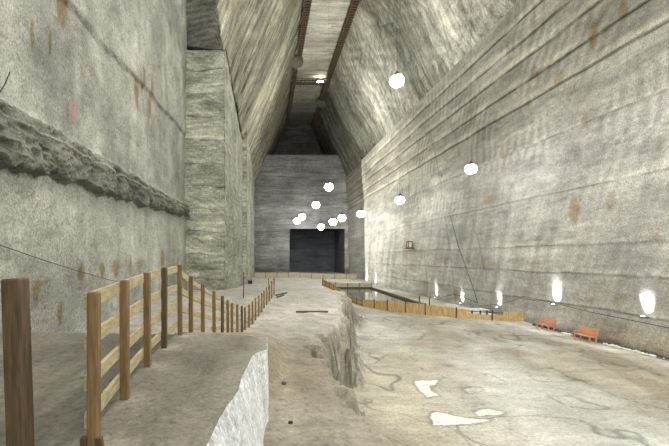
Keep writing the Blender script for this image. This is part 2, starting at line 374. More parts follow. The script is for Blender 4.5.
def right_wall():
    xp = np.linspace(365.6, 690, 560); Y = XR*F/(xp-VX)
    Y = np.concatenate([[118.6, 112, 105, 99, 98, 97.6, 97.2, 96.8], Y[:-1], np.linspace(Y[-1], -25, 60)])
    H = np.linspace(-6.6, HSL+.4, 330)
    YY, HH = np.meshgrid(Y, H, indexing='ij')
    J = [21.5, 19.6, 17.9, 15.85, 14.0, 10.0, 5.3, 1.0, -1.35, -3.8]
    X = XR + (fbm(YY*.12, HH*.25, 201, 5)-.5)*.35 + (fbm(YY*.6, HH*.8, 205, 4)-.5)*.06
    T = np.ones(YY.shape+(3,))
    # base mottling: swirls higher up, vertical streaks lower down
    wx = fbm(YY*.12, HH*.2, 221, 4)*4
    sw = fbm(YY*.10+wx, HH*.75+wx*1.2, 222, 6)
    T = T*tint1(1+(sw-.5)*.75*ss(2, 10, HH)) * tint1(1+(sw-.5)*.25)
    T = T*tint1(1+(fbm((YY+HH*.35)*1.1, HH*.10, 223, 5)-.5)*.65*(1-ss(4, 12, HH)))
    T = T*tint1(1+(fbm(YY*4, HH*4, 224, 3)-.5)*.45)
    T = T*tint1(1+(fbm(YY*.25-HH*.5, HH*.9+YY*.1, 225, 5)-.5)*.5)
    for i, j in enumerate(J):
        f = j + (fbm(YY*.25, YY*0, 240+i, 3)-.5)*(.18 if j > 12 else .3)
        if j > 12:
            X = X - .15*ss(-.03, .03, HH-f)
            T = T*(1+tint1(.35*ss(0,.08,HH-f)*(1-ss(.35,.8,HH-f))*(.4+fbm(YY*.5, HH, 250+i, 3)))*np.array([1,.97,.8]))
            T = line(T, YY, HH, f-.03, .09, .85, 260+i, .36)
        else:
            X = X - .05*ss(-.03, .03, HH-f)
            T = line(T, YY, HH, f, .055, .6 if j < 0 else .4, 260+i, .30 if j < 0 else .42)
            T = T*(1+tint1(.14*ss(0,.1,HH-f)*(1-ss(.1,.6,HH-f)))*np.array([1,.97,.85]))
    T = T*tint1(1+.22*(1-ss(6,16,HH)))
    # foot of the wall, darker towards the floor and browner in the near part
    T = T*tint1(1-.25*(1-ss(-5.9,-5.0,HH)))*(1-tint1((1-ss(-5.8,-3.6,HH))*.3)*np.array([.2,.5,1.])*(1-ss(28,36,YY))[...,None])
    T = T*tint1(1+.9*ss(48, 95, YY)) * tint1(1-.36*ss(6,19,HH)*(1-ss(45,75,YY)))*tint1(1+.15*np.sin((YY*1.0+HH*(.35+.25*np.sin(np.floor(HH/2))))*5.5+5*fbm(YY*.3,HH*.3,291,3))*ss(.4,.6,fbm(YY*.2,HH*.3,292,3))*ss(3,9,HH))*(1-tint1(ss(8,16,HH))*(1-np.array([1,.985,.90])))  # far half brightened in the tint to stand for lamplight; upper near part darker
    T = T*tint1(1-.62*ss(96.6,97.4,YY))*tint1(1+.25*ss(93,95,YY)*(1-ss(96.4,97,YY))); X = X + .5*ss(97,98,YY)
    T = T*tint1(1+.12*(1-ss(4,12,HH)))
    # long vertical fissures of the far half
    for y0, s in ((52,.25),(60,.1),(68,-.1),(44.5,.35)):
        d = np.abs(YY-(y0+s*HH+(fbm(HH*.3,HH*0,int(y0),3)-.5)*1.2))
        T = T*tint1(1-.35*np.clip(1-d/.22, 0, 1)*ss(.35,.5,fbm(HH*.2,HH*0,int(y0)+5,3)))
    def at(px, py):
        y = XR*F/(px-VX); return y, (VY-py)*y/F
    S = [(600,33,.5,1.1,.8),(631,10,.35,.7,.8),(540,72,.5,.7,.5),(564,78,.5,.8,.6),(589,120,.3,.6,.6),(577,208,.6,1.1,.8),(613,200,.4,.8,.5),(576,297,.35,.5,.5),(618,300,.6,.5,.5),
         (592,300,.3,.3,.4),(446,262,.7,.6,.7),(470,260,.5,.6,.6),(492,264,.6,.35,.5),(456,295,.6,.8,.6),(490,200,1.0,.6,.5),(660,237,.3,.3,.5),(539,264,.4,.5,.35),(541,285,.5,.8,.35),(542,20,.4,.7,.5),(597,10,.3,.8,.4),
         (508,155,.6,.6,.4),(480,130,.5,.6,.3),(532,100,.4,.5,.4)]
    for i, (px, py, wu, wv, k) in enumerate(S):
        u, v = at(px, py); T = stain(T, YY, HH, u, v, wu, wv, (.72,.55,.30), k*.9, 270+i)
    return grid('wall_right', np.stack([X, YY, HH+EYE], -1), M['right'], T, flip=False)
right_wall()
# far end
def back_wall():
    X = np.linspace(-6, 27, 200)
    # lower wall with the dark doorway cut out as four panels of one grid (faces inside the opening dropped)
    H = np.linspace(-7, 30.2, 200); XX, HH = np.meshgrid(X, H, indexing='ij')
    YY = 118 + (fbm(XX*.2, HH*.3, 301, 5)-.5)*.6
    k = HH/1.9 + (fbm(XX*.1, HH*.1, 302, 3)-.5)*.3; fr = k-np.floor(k)
    T = tint1(1-.3*np.clip(1-fr/.12, 0, 1))*tint1(1+(fbm(XX*.2, HH*.8, 303, 5)-.5)*.7)*tint1(1+(_h(np.floor(k), XX*0, 5)-.5)*.25)
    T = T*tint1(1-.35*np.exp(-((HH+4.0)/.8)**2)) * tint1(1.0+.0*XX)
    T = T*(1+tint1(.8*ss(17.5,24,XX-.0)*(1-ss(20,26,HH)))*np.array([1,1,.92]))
    T = T*tint1(1-.35*ss(24,30,HH)*0)
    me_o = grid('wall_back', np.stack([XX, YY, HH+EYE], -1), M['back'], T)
    bm = bmesh.new(); bm.from_mesh(me_o.data)
    kill = [f for f in bm.faces if 6.9 < f.calc_center_median().x < 24.2-.0 and f.calc_center_median().x < 24.2 and f.calc_center_median().z-EYE < 8.4 and f.calc_center_median().x < 23.2]
    bmesh.ops.delete(bm, geom=kill, context='FACES'); bm.to_mesh(me_o.data); bm.free()
    # ledge and upper wall set back
    X2 = np.linspace(-3, 24, 80); Y2 = np.linspace(117.7, 136.5, 30); XX, YY = np.meshgrid(X2, Y2, indexing='ij')
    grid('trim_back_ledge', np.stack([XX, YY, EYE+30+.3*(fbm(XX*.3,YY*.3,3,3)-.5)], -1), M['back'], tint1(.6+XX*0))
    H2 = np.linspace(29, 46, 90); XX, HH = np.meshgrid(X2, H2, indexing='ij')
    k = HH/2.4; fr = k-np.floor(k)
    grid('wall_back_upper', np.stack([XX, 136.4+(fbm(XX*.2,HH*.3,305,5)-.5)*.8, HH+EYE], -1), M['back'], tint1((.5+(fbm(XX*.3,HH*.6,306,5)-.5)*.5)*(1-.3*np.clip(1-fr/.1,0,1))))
    # side chamber behind the doorway
    def q(name, pts, s):
        P = np.array(pts, float).reshape(2,2,3); t = np.linspace(0,1,14)
        G = (P[0,0]*(1-t)[:,None,None]*(1-t)[None,:,None] + P[1,0]*t[:,None,None]*(1-t)[None,:,None] + P[0,1]*(1-t)[:,None,None]*t[None,:,None] + P[1,1]*t[:,None,None]*t[None,:,None])
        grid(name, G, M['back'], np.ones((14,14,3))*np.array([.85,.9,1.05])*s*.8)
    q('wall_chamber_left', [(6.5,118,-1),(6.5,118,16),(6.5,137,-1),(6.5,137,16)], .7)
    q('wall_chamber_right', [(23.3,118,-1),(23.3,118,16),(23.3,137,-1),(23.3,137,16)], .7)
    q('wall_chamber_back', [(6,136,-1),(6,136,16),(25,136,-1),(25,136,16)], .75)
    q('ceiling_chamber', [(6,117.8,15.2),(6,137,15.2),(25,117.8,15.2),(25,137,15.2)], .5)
back_wall()
# closing wall behind the viewer
front_face('wall_rear', -9, 25, -7, 46, -25, 60, 'front', 2.4, 90, .9)

# ------------------------------------------------------------------ ground
def terrain():
    py = np.concatenate([np.linspace(560, 446, 40), np.linspace(446, 275, 460)[1:]])
    Y = 5.2*F/(py-VY) * 1.0
    Y = np.concatenate([[-25,-12,-4,0,2.4], np.linspace(3, Y[0], 12)[:-1], Y, np.linspace(Y[-1], 137, 12)[1:]]) if Y[-1] < 137 else np.concatenate([[-25,-12,-4,0,2.4], np.linspace(3, Y[0], 12)[:-1], Y])
    X = np.concatenate([np.linspace(-8.6, -2, 36), np.linspace(-2, 8, 210)[1:], np.linspace(8, 25, 130)[1:]])
    Y = Y[Y <= 137.5]
    XX, YY = np.meshgrid(X, Y, indexing='ij')
    Z = terrain_z(XX, YY)
    D = drop(XX, YY); w = hw(YY); f = hf(YY)
    T = np.ones(XX.shape+(3,))
    onfloor = ss(.90, .995, (D-w)/(f-w+1e-6))*ss(1.5, 3, XX); s = np.clip((D-w)/(f-w+1e-6), 0, 1)
    cliff = np.clip(4*s*(1-s), 0, 1)*(1-ss(40,55,YY))*(XX > 0)
    soil = np.array([.56,.50,.41])
    # soil of the walkway: brown close by, paler farther on
    nb = fbm(XX*.6, YY*.5, 401, 5)
    a = (1-onfloor)*(1-ss(8, 22, YY)*.75)*(.75+nb*.5)
    T = T*(1-a[...,None]) + T*soil*a[...,None]
    T = T*tint1(1+(fbm(XX*2.5, YY*1.2, 402, 5)-.5)*.55*(1-onfloor)*(1-ss(15,40,YY)*.6))
    T = T*tint1(1+(fbm(XX*.9, YY*.35, 403, 4)-.5)*.45)
    # cliff rock: grey-green with dark hollows
    rk = np.abs(fbm(XX*1.6, YY*1.0, 404, 5)-.5)*2
    T = T*(1-tint1(cliff)*.9) + np.array([.70,.67,.59])*tint1(cliff*.9*(.15+1.2*(fbm(XX*3.2, YY*2.2, 405, 5))-1.0*np.clip(.10-rk,0,1)*4))
    # mine floor: pale plates, brown paths between, cracks
    n1 = fbm(XX*.16+3, YY*.10, 410, 4); n2 = fbm(XX*.35, YY*.22, 411, 5)
    br = ss(.50, .60, n1*.6+n2*.4)*onfloor
    T = T*(1-tint1(br)*(1-np.array([.78,.73,.64])))
    pale = ss(.50, .40, n1*.6+n2*.4)*onfloor if False else (1-ss(.40,.50,n1*.6+n2*.4))*onfloor
    T = T*(1+tint1(pale)*np.array([.18,.20,.21]))
    edge = ss(3, 9, XX-np.interp(YY, EZ, EX))
    T = T*(1-tint1(onfloor*(1-edge)*(1-ss(22,34,YY))*.9)*(1-np.array([.76,.70,.59])))
    cr = np.abs(fbm(XX*.22, YY*.22, 415, 3)-.5); cr2 = np.abs(fbm(XX*.4+9, YY*.3, 417, 3)-.5)
    T = T*tint1(1-.5*(1-ss(0,.014,cr))*onfloor)*tint1(1-.38*(1-ss(0,.015,cr2))*onfloor)
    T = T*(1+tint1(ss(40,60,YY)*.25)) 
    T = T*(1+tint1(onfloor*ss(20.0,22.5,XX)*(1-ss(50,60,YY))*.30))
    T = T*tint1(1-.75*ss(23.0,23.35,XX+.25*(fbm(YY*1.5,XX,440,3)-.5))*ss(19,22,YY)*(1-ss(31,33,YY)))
    # long dark tyre sweeps along the right
    sw = fbm((XX-YY*.35)*.9, YY*.05, 420, 4)
    T = T*(1-tint1(.6*onfloor*ss(12,16,XX)*(1-ss(21,22.5,XX))*ss(.42,.7,sw)*(1-ss(34,40,YY)))*(1-np.array([.70,.66,.58])))
    # white salt plates with dark rims
    def plate(pts, hgt=6.0, col=(1.5,1.55,1.6)):
        nonlocal T
        W = [((px-VX)/F*(hgt*F/(py_-VY)), hgt*F/(py_-VY)) for px, py_ in pts]
        inside = np.zeros(XX.shape, bool); dmin = np.full(XX.shape, 9e9)
        xw = XX+(fbm(XX*1.5,YY*1.5,431,3)-.5)*.3; yw = YY+(fbm(XX*1.5,YY*1.5,433,3)-.5)*.5
        for (x1,y1),(x2,y2) in zip(W, W[1:]+W[:1]):
            c = ((y1 > yw) != (y2 > yw)); 
            with np.errstate(divide='ignore', invalid='ignore'):
                xi = (x2-x1)*(yw-y1)/(y2-y1)+x1
            inside ^= c & (xw < xi)
            t = np.clip(((xw-x1)*(x2-x1)+(yw-y1)*(y2-y1))/((x2-x1)**2+(y2-y1)**2), 0, 1)
            dmin = np.minimum(dmin, np.hypot(xw-x1-t*(x2-x1), (yw-y1-t*(y2-y1))))
        ins = inside & (dmin > .02)
        T[ins] = np.array(col)*(.9+.2*fbm(XX*.8,YY*.8,9,3)[ins][:,None])
        rim = np.clip(1-dmin/.16, 0, 1)*(~ins)
        T = T*(1-tint1(rim*.45))
    plate([(414,381),(440,379),(428,389),(441,397),(428,398),(420,392)])
    plate([(428,416),(434,412),(466,417),(492,419),(462,425),(432,427)])
    plate([(474,410),(488,407),(504,411),(502,415),(478,415)])
    plate([(462,388),(478,387),(484,390),(468,393)], col=(1.25,1.27,1.27))
    o = grid('floor', np.stack([XX, YY, Z], -1), M['ground'], T, flip=False)
    return o
terrain()

# near landing (packed salt deck) with its bright cut face
def deck():
    ez = np.concatenate([np.linspace(-24.5, 2, 14), np.linspace(2.2, 6.9, 60)])
    ex = np.interp(ez, [-25,0,2.0,2.86,4,5,5.55,5.75,5.85,5.95,6.9], [-.9,-.62,-.56,-.45,-.31,-.24,-.20,-.14,-.06,.01,.03]) + (fbm(ez*1.7, ez*0, 5, 4)-.5)*.07
    nx = 120
    t = np.linspace(0, 1, nx)
    far_l = 7.35; 
    YY = np.repeat(ez[:,None], nx, 1); TT = np.repeat(t[None,:], len(ez), 0)
    XX = -8.4 + (ex[:,None]+8.4)*TT
    k = ss(5, 6.9, YY)
    YY = YY + k*(.55*(1-ss(-8,-.3,XX)) + .05)
    Z = EYE-1.35 + (fbm(XX*.7, YY*.7, 501, 4)-.5)*.05 + (fbm(XX*4, YY*4, 502, 3)-.5)*.012
    edge = ss(.86, 1, TT); Z = Z - .05*edge*(fbm(YY*2, XX*2, 503, 3))
    T = tint1(1+(fbm(XX*.7, YY*.5, 504, 5)-.5)*.7)*np.array([1.0,.97,.92])
    T = T*tint1(1-.28*np.clip(1-np.abs((XX+4.2)-(YY-3)*.55-.12*np.sin(YY*3))/.05,0,1)) * tint1(1-.2*np.clip(1-np.abs((XX+3.2)-(YY-3)*.75)/.09,0,1))
    T = T*(1+tint1(.55*ss(-.55,0,XX-ex[:,None]*1.0))*np.array([1,1,1.]))
    # powdery salt around the posts
    for py in (2.86,3.8,4.9,5.9,6.95):
        px = np.interp(py, [2.86,3.8,4.9,5.9,6.95], [-1.23,-1.34,-1.45,-1.5,-1.49])
        d = np.hypot(XX-px-.08, YY-py)/(.22+.2*fbm(XX*6,YY*6,8,3)); T = T*(1+tint1(.7*np.clip(1-d,0,1)))
    grid('floor_landing', np.stack([XX, YY, Z], -1), M['deck'], T, flip=True)
    # cut face, battered, from edge down to the walkway
    n = 30; tv = np.linspace(0, 1, n); exr = XX[:,-1]; eyr = YY[:,-1]; zt = Z[:,-1]
    YF = np.repeat(eyr[:,None], n, 1); V = np.repeat(tv[None,:], len(ez), 0)
    XB = np.maximum(exr, .0)[:,None]*1.0+.03
    XF = exr[:,None]*(1-V**.8) + XB*V**.8 + (fbm(YF*2.5, V*3, 505, 4)-.5)*.05*V
    ZF = zt[:,None]*(1-V) + (EYE-2.75)*V
    TF = tint1(1+(fbm(YF*3, V*.8, 506, 5)-.5)*.5)*tint1(1-.12*(1-ss(0,.08,V)))
    TF = TF*(1-tint1(ss(.55,1,V)*.35)*(1-np.array([.8,.7,.55])))
    grid('wall_landing_face', np.stack([XF, YF, ZF], -1), M['face'], TF, flip=True)
    # far end, dropping to the hollow
    XE = np.repeat(XX[-1,:,None], 12, 1); YE = np.repeat(YY[-1,:,None], 12, 1); VE = np.repeat(np.linspace(0,1,12)[None,:], nx, 0)
    ZE = Z[-1,:,None]*(1-VE)+(EYE-4)*VE
    grid('wall_landing_end', np.stack([XE, YE+.05*VE, ZE], -1), M['face'], tint1(.6+VE*0), flip=False)
deck()

# ------------------------------------------------------------------ timber fence of the walkway
posts = [(-1.23,2.86),(-1.34,3.8),(-1.45,4.9),(-1.5,5.9),(-1.49,6.95)] + [((x-VX)/F*z, z) for x, z in FENCE]
def pbase(x, y): return EYE-1.36 if y < 7.3 else gz(x, y)-.05
topz = [EYE - d for d in (.25,.22,.19,.155,.135)] + [EYE-(ty-VY)*z/F for ty, z in zip(
    [276,284,291,296,300,303,304.5,306,307.5,304.5,301.5,298,295.5,293,290.5,287.5,284.5,281,277.5], [z for _,z in FENCE])]
fence = empty('timber_fence', (posts[0][0], posts[0][1], EYE-1.35))
tag(fence, 'long timber post and rail fence from the near landing down to the walkway', 'fence')
fo = Vector(fence.location)
for i, (x, y) in enumerate(posts):
    b = bmesh.new(); z0 = pbase(x, y); z1 = topz[i]; w = .076 if i < 5 else .082
    lean = random.uniform(-.012, .012) if i else 0
    beam(b, Vector((x, y, z0))-fo, Vector((x+lean, y, z1))-fo, w, w, .008)
    p = obj('post', b, M['post2'] if i in (3, 8, 12) else M['post'], fence)
    if i in (3, 8, 12): p['label'] = 'darker weathered square post'
Lr = [.07, .36, .66, .93]
for i in range(len(posts)-1):
    for k, d in enumerate(Lr):
        (xa, ya), (xb, yb) = posts[i], posts[i+1]
        if i in (6, 12) and k == 3: continue
        ha = (topz[i]-pbase(xa, ya))/1.12; hb = (topz[i+1]-pbase(xb, yb))/1.12
        b = bmesh.new(); dv = Vector((xb-xa, yb-ya, 0)).normalized(); off = Vector((-dv.y, dv.x, 0))*.053
        a_ = Vector((xa, ya, topz[i]-d*ha)); b_ = Vector((xb, yb, topz[i+1]-d*hb))
        a_ -= dv*(.05 if i else .0); b_ += dv*.05 if i == len(posts)-2 else dv*-.003-dv*.05
        beam(b, a_+off-fo, b_+off-fo, .032, .115 if i < 5 else .10, .004)
        obj('rail', b, M['rail'], fence)
for a0, dx in ((.3,.055),(-.4,-.058)):
    b = bmesh.new()
    beam(b, Vector((posts[0][0]+dx, 2.84, EYE-1.36))-fo, Vector((posts[0][0]+dx*.9, 2.82, EYE-1.27))-fo, .035, .05, .004)
    obj('foot_cleat', b, M['post2'], fence)
b = bmesh.new(); beam(b, (0,0,0), (-.04,.0,1.22), .122, .122, .01)
o = obj('timber_post', b, M['post2']); o.location = (-1.59, 2.60, EYE-1.36)
tag(o, 'lone thick dark timber post with no rails, at the left edge of the near landing', 'post')

# ------------------------------------------------------------------ plank fence of the pool
def gp(px, py, h=6.0):
    Y = h*F/(py-VY); return ((px-VX)/F*Y, Y)
def plank_fence(name, pts, hts, label, m='plank', pw=.16, posth=.12, step=2.4, close=False, gaps=()):
    root = empty(name, (pts[0][0], pts[0][1], gz(*pts[0]))); tag(root, label, 'fence'); ro = Vector(root.location)
    rnd = random.Random(len(label))
    b = bmesh.new(); rl = bmesh.new(); pp = []
    for si, ((xa,ya),(xb,yb)) in enumerate(zip(pts, pts[1:])):
        L = math.hypot(xb-xa, yb-ya); n = max(1, int(L/pw)); d = Vector((xb-xa, yb-ya, 0))/L
        for i in range(n):
            t = (i+.5)/n; x = xa+(xb-xa)*t; y = ya+(yb-ya)*t; h = hts[si]*(1-t)+hts[si+1]*t
            g = gz(x, y)
            low = any(s0 == si and t0 < t < t1 for s0, t0, t1 in gaps)
            if low: h *= .62
            hh = h+rnd.uniform(-.03,.03)
            R = Matrix((d, Vector((-d.y, d.x, 0)), Vector((0,0,1)))).transposed()
            box(b, Vector((x,y,g+hh/2-.03))-ro, (pw*.93, .022+rnd.uniform(0,.012), hh), R)
        m_ = max(1, round(L/step))
        for i in range(m_+(si == len(pts)-2)):
            t = i/m_; x = xa+(xb-xa)*t; y = ya+(yb-ya)*t; h = hts[si]*(1-t)+hts[si+1]*t
            pp.append((x, y, h))
    obj('plank_panel', b, M[m], root)
    for x, y, h in pp:
        q = bmesh.new(); g = gz(x, y); box(q, Vector((x, y-.06, g+(h+posth)/2-.05))-ro, (.10,.10,h+posth), None, .008); obj('post', q, M['galw'], root)
    for k in (.25, .8):
        for (x0,y0,h0),(x1,y1,h1) in zip(pp, pp[1:]):
            beam(rl, Vector((x0,y0+.05,gz(x0,y0)+h0*k))-ro, Vector((x1,y1+.05,gz(x1,y1)+h1*k))-ro, .04, .08)
    obj('rail', rl, M['galw'], root)
    return root
pa, pb, pc, pd_, pe, pf, pg, ph = [gp(*p) for p in ((322.5,292),(347.7,301),(362,306.5),(387,310.5),(425,314.5),(456,318),(492,320.5),(526,321.5))]
plank_fence('plank_fence', [pa, pb, pc, pd_, pe, pf, pg, ph], [1.15,.75,.85,1.15,1.15,.98,.9,.95],
            'low honey-coloured plank fence closing the near side of the pool, up to the right wall', gaps=((5,.35,1),(6,0,.35)))
plank_fence('plank_fence', [(pa[0]+.1, pa[1]+.3), (11.0, 76.5), (20.2, 76.5)], [1.1,1.0,1.0],
            'plank fence along the far short side of the pool', 'plankp')
plank_fence('plank_fence', [(-3.1, 103), (23.6, 103)], [1.35,1.35], 'long pale plank fence across the far end in front of the dark opening', 'plankp', .22, .0, 3)
# pool and curbs
b = bmesh.new()
ring = [(pa[0]+.4,pa[1]+.4),(pb[0]+.3,pb[1]+.5),(pc[0]+.2,pc[1]+.5),(pd_[0],pd_[1]+.5),(pe[0],pe[1]+.5),(18.6,pf[1]+1.0),(19.2,52),(19.8,75.6),(11.3,75.6)]
zp = 0.10
b.faces.new([b.verts.new((x,y,zp)) for x,y in ring])
for f in b.faces:
    if f.normal.z < 0: f.normal_flip()
o = obj('pool_water', b, M['water']); tag(o, 'dark still water pool inside the plank enclosure at the foot of the right wall', 'pool')
b = bmesh.new()
for (a0, a1) in (((18.6,pf[1]+1.0),(19.2,52)),((19.2,52),(19.8,75.6)),((19.8,75.6),(11.3,75.6)),((11.3,75.6),(pa[0]+.4,pa[1]+.4))):
    beam(b, (*a0, .16), (*a1, .16), .5, .34)
o = obj('pool_curb', b, M['darkrock']); tag(o, 'dark stone curb along the wall side and far side of the pool', 'curb')
for (px, py, hh, lab) in ((415,308,1.0,'short dark bollard on the pool path, the farther of two'), (425,310,1.0,'short dark bollard on the pool path, the nearer of two'),):
    x, y = gp(px, py-4); x += .55; b = bmesh.new(); cyl(b, (0,0,0), (0,0,hh), .07, .06); cyl(b, (0,0,hh), (0,0,hh+.06), .09, .05)
    o = obj('bollard', b, M['metal'], None, False); o.location = (x, y, gz(x, y)-.03); tag(o, lab, 'bollard')
# white boards seen through the gap in the planks
x, y = 20.6, 40.0
r = empty('landing_stage', (x, y, gz(x,y))); tag(r, 'low whitish board platform behind the gap in the near pool fence', 'platform')
b = bmesh.new()
for i in range(5): box(b, (0, i*.32, .72), (3.4,.28,.05))
obj('deck_board', b, M['white'], r)
for sx in (-1.5, 0, 1.5):
    for sy in (0, 1.25):
        b = bmesh.new(); box(b, (sx, sy, .34), (.12,.12,.7)); obj('leg', b, M['galw'], r)

# ------------------------------------------------------------------ benches
def bench(label, x, y):
    r = empty('park_bench', (x, y, gz(x,y)-.01), math.radians(94)); tag(r, label, 'bench', 'orange wooden benches by the right wall')
    # local: length along X, back toward -Y (the wall)
    s = bmesh.new()
    for i in range(4): box(s, (0, .10+i*.12, .46), (1.5,.10,.045), None, .006)
    obj('seat', s, M['bench'], r)
    s = bmesh.new()
    for i in range(4): box(s, (0, -.03-i*.03, .56+i*.12), (1.5,.035,.10), Matrix.Rotation(.22, 3, 'X'), .006)
    obj('backrest', s, M['bench'], r)
    for sx in (-.62, .62):
        for yy, hh in ((.46,.44),(.02,.95)):
            s = bmesh.new(); beam(s, (sx, yy, 0), (sx, yy-(.13 if hh > .5 else 0), hh), .08, .07, .006); obj('leg', s, M['bench'], r)
        s = bmesh.new(); beam(s, (sx, -.02, .66), (sx, .50, .66), .07, .045); beam(s, (sx,.46,.44), (sx,.46,.66), .06, .06); obj('armrest', s, M['bench'], r)
    return r
x, y, z = ground_at(548, 330); bench('orange wooden bench by the right wall nearer the pool fence, on white salt', x, y)
x, y, z = ground_at(588, 341.5); bench('orange wooden bench by the right wall beside the dark gutter, farther from the pool', x, y)

# ------------------------------------------------------------------ lamps hung over the chamber
def icos(bm, c, r, sub=2, sc=(1,1,1)):
    g = bmesh.ops.create_icosphere(bm, subdivisions=sub, radius=r)
    for v in g['verts']: v.co = Vector((v.co.x*sc[0], v.co.y*sc[1], v.co.z*sc[2]))+Vector(c)
def ceil_at(x):
    if x < CL: return EYE+22.6+(x-XL)/(CL-XL)*(HC-22.6)
    if x > CR: return EYE+HSL+(XR-x)/(XR-CR)*(HC-HSL)
    return EYE+HC
lampdef = [(397,81,11,'largest hanging white lamp high against the right ceiling slope'),
           (329,187,11,'white lamp hanging highest in front of the dark back wall'),
           (316,205,11,'white lamp in front of the back wall, second down the left string'),
           (302,217,11,'white lamp low on the left string, just right of the outermost lamp'),
           (297,221,11,'outermost white lamp at the far left end of the string'),
           (471,169,8,'large white lamp hanging in front of the middle of the right wall'),
           (400,200,8,'white lamp hanging before the far part of the right wall'),
           (361,214,8,'white lamp hanging at the far edge of the right wall'),
           (342,218,8,'white lamp above the right half of the dark opening'),
           (333,222,8,'white lamp above the middle of the dark opening'),
           (321,227,8,'lowest white lamp, above the dark opening')]
for px, py, H, lab in lampdef:
    Y = H*F/(VY-py); 
    if Y > 116: H = (VY-py)*114/F*(1 if py != 221 else 1.0); Y = 114 if py == 217 else 112; H = (VY-py)*Y/F
    X = (px-VX)/F*Y
    R = .27 + Y*.0062
    r = empty('pendant_lamp', (X, Y, EYE+H)); tag(r, lab, 'lamp', 'lamps hung on long cables')
    b = bmesh.new(); icos(b, (0,0,0), R, 3, (1,1,.92)); P_ = 1500 if Y < 30 else 1000 if Y < 45 else (750 if H == 8 and Y < 90 else 1500); obj('globe', b, simple('lamp_glass', (1,1,1), .3, 0, 0, 1, emit=((1.0,.985,.93), P_/(math.pi*4*math.pi*R*R))), r, True)
    b = bmesh.new(); cyl(b, (0,0,R*.72), (0,0,R*1.25), R*.62, R*.25, 16); cyl(b, (0,0,R*1.2), (0,0,R*1.5), R*.12, None, 8); obj('lamp_cap', b, M['metal'], r)
    b = bmesh.new(); cyl(b, (0,0,R*1.4), (0,0,ceil_at(X)-EYE-H+.6), .012, None, 5); obj('cable', b, M['metal'], r)

# flood lights at the foot of the right wall, washing it
for i, (px, py, e, lab) in enumerate([(367,284,1.0,'small wall washer at the far end of the right wall, farthest of the row'),(376,285,1.0,'small wall washer at the far corner of the pool'),
        (437,301,1.0,'wall washer lighting the right wall behind the honey plank fence, left of two'),(463,303,1.0,'wall washer lighting the right wall behind the honey plank fence, right of two'),
        (500,307,1.0,'wall washer on the right wall just above the gap in the plank fence'),
        (557,304,1.0,'wall washer shining up the right wall above the benches'),(648,316,1.0,'wall washer on the right wall nearest the viewer')]):
    Y = XR*F/(px-VX); Z = EYE+(VY-py)*Y/F; Z = max(Z, .35)
    r = empty('wall_washer', (XR-.33, Y, Z)); tag(r, lab, 'spotlight', 'wall washers along the right wall')
    s = 1.0
    b = bmesh.new(); box(b, (0,0,-.07), (.16*s,.20*s,.10), None, .02); obj('housing', b, M['metal'], r)
    b = bmesh.new(); box(b, (0,0,-.012), (.13*s,.17*s,.02)); obj('lens', b, M['lens'], r)
    b = bmesh.new(); beam(b, (.12,0,-.1), (.45,0,-.1), .05, .05); obj('bracket', b, M['metal'], r)
    L = bpy.data.lights.new('washer_beam', 'SPOT'); L.energy = 1000*(1+ (Y/45)**2*.8); L.spot_size = math.radians(72); L.spot_blend = 1; L.shadow_soft_size = .08; L.color = (.97,.99,1)
    lo = bpy.data.objects.new('beam', L); C.objects.link(lo); lo.parent = r; lo.location = (0,0,.02)
    lo.rotation_euler = (math.pi, math.radians(34), 0)

# ------------------------------------------------------------------ timber gallery under the ceiling
def gallery(name, x, y0, y1, side, label, w=.95):
    r = empty(name, (x, y0, EYE+HC-1.6)); tag(r, label, 'gallery')
    b = bmesh.new(); box(b, (0, (y1-y0)/2, 0), (w, y1-y0, .10)); box(b, (-side*w/2, (y1-y0)/2, -.12), (.12, y1-y0, .26)); box(b, (side*w/2, (y1-y0)/2, -.12), (.12, y1-y0, .26)); obj('floor_board', b, M['galw'], r)
    b = bmesh.new(); n = int((y1-y0)/.75)
    for i in range(n+1): box(b, (0, i*(y1-y0)/n, -.2), (w+.25, .2, .22))
    obj('joist', b, M['galw'], r)['kind'] = 'stuff'
    b = bmesh.new()
    for i in range(0, n+1, 2): box(b, (-side*w/2, i*(y1-y0)/n, .5), (.08,.08,1.0))
    for h in (.5, 1.0): box(b, (-side*w/2, (y1-y0)/2, h), (.06, y1-y0, .08))
    obj('railing', b, M['galw'], r)
gallery('ceiling_gallery', CL+.35, 40, 86, -1, 'ribbed brown timber gallery along the left edge of the ceiling strip, near part')
gallery('ceiling_gallery', CL+.1, 93, 128, -1, 'thin brown timber gallery along the left edge of the ceiling strip beyond the bridge', .7)
gallery('ceiling_gallery', CR-.35, 40, 110, 1, 'long ribbed brown timber gallery along the right edge of the ceiling strip')
gallery('ceiling_gallery', CR-.1, 114, 134, 1, 'short dim timber gallery deep at the right edge of the ceiling strip', .6)
r = empty('footbridge', (11.2, 100, EYE+HC-1.7)); tag(r, 'brown timber footbridge with railing crossing under the ceiling strip', 'bridge')
b = bmesh.new(); box(b, (0,0,0), (8.9,1.2,.18)); obj('deck', b, M['galw'], r)
b = bmesh.new()
for s in (-.55,.55):
    for h in (.55, 1.1): box(b, (0,s,h), (8.9,.09,.1))
    for i in range(10): box(b, (-4.4+i*.978, s, .55), (.09,.09,1.1))
obj('railing', b, M['galw'], r)
b = bmesh.new()
for xx in (-2.6, 2.6): box(b, (xx, 0, -.25), (.2,1.4,.35))
obj('support_beam', b, M['galw'], r)
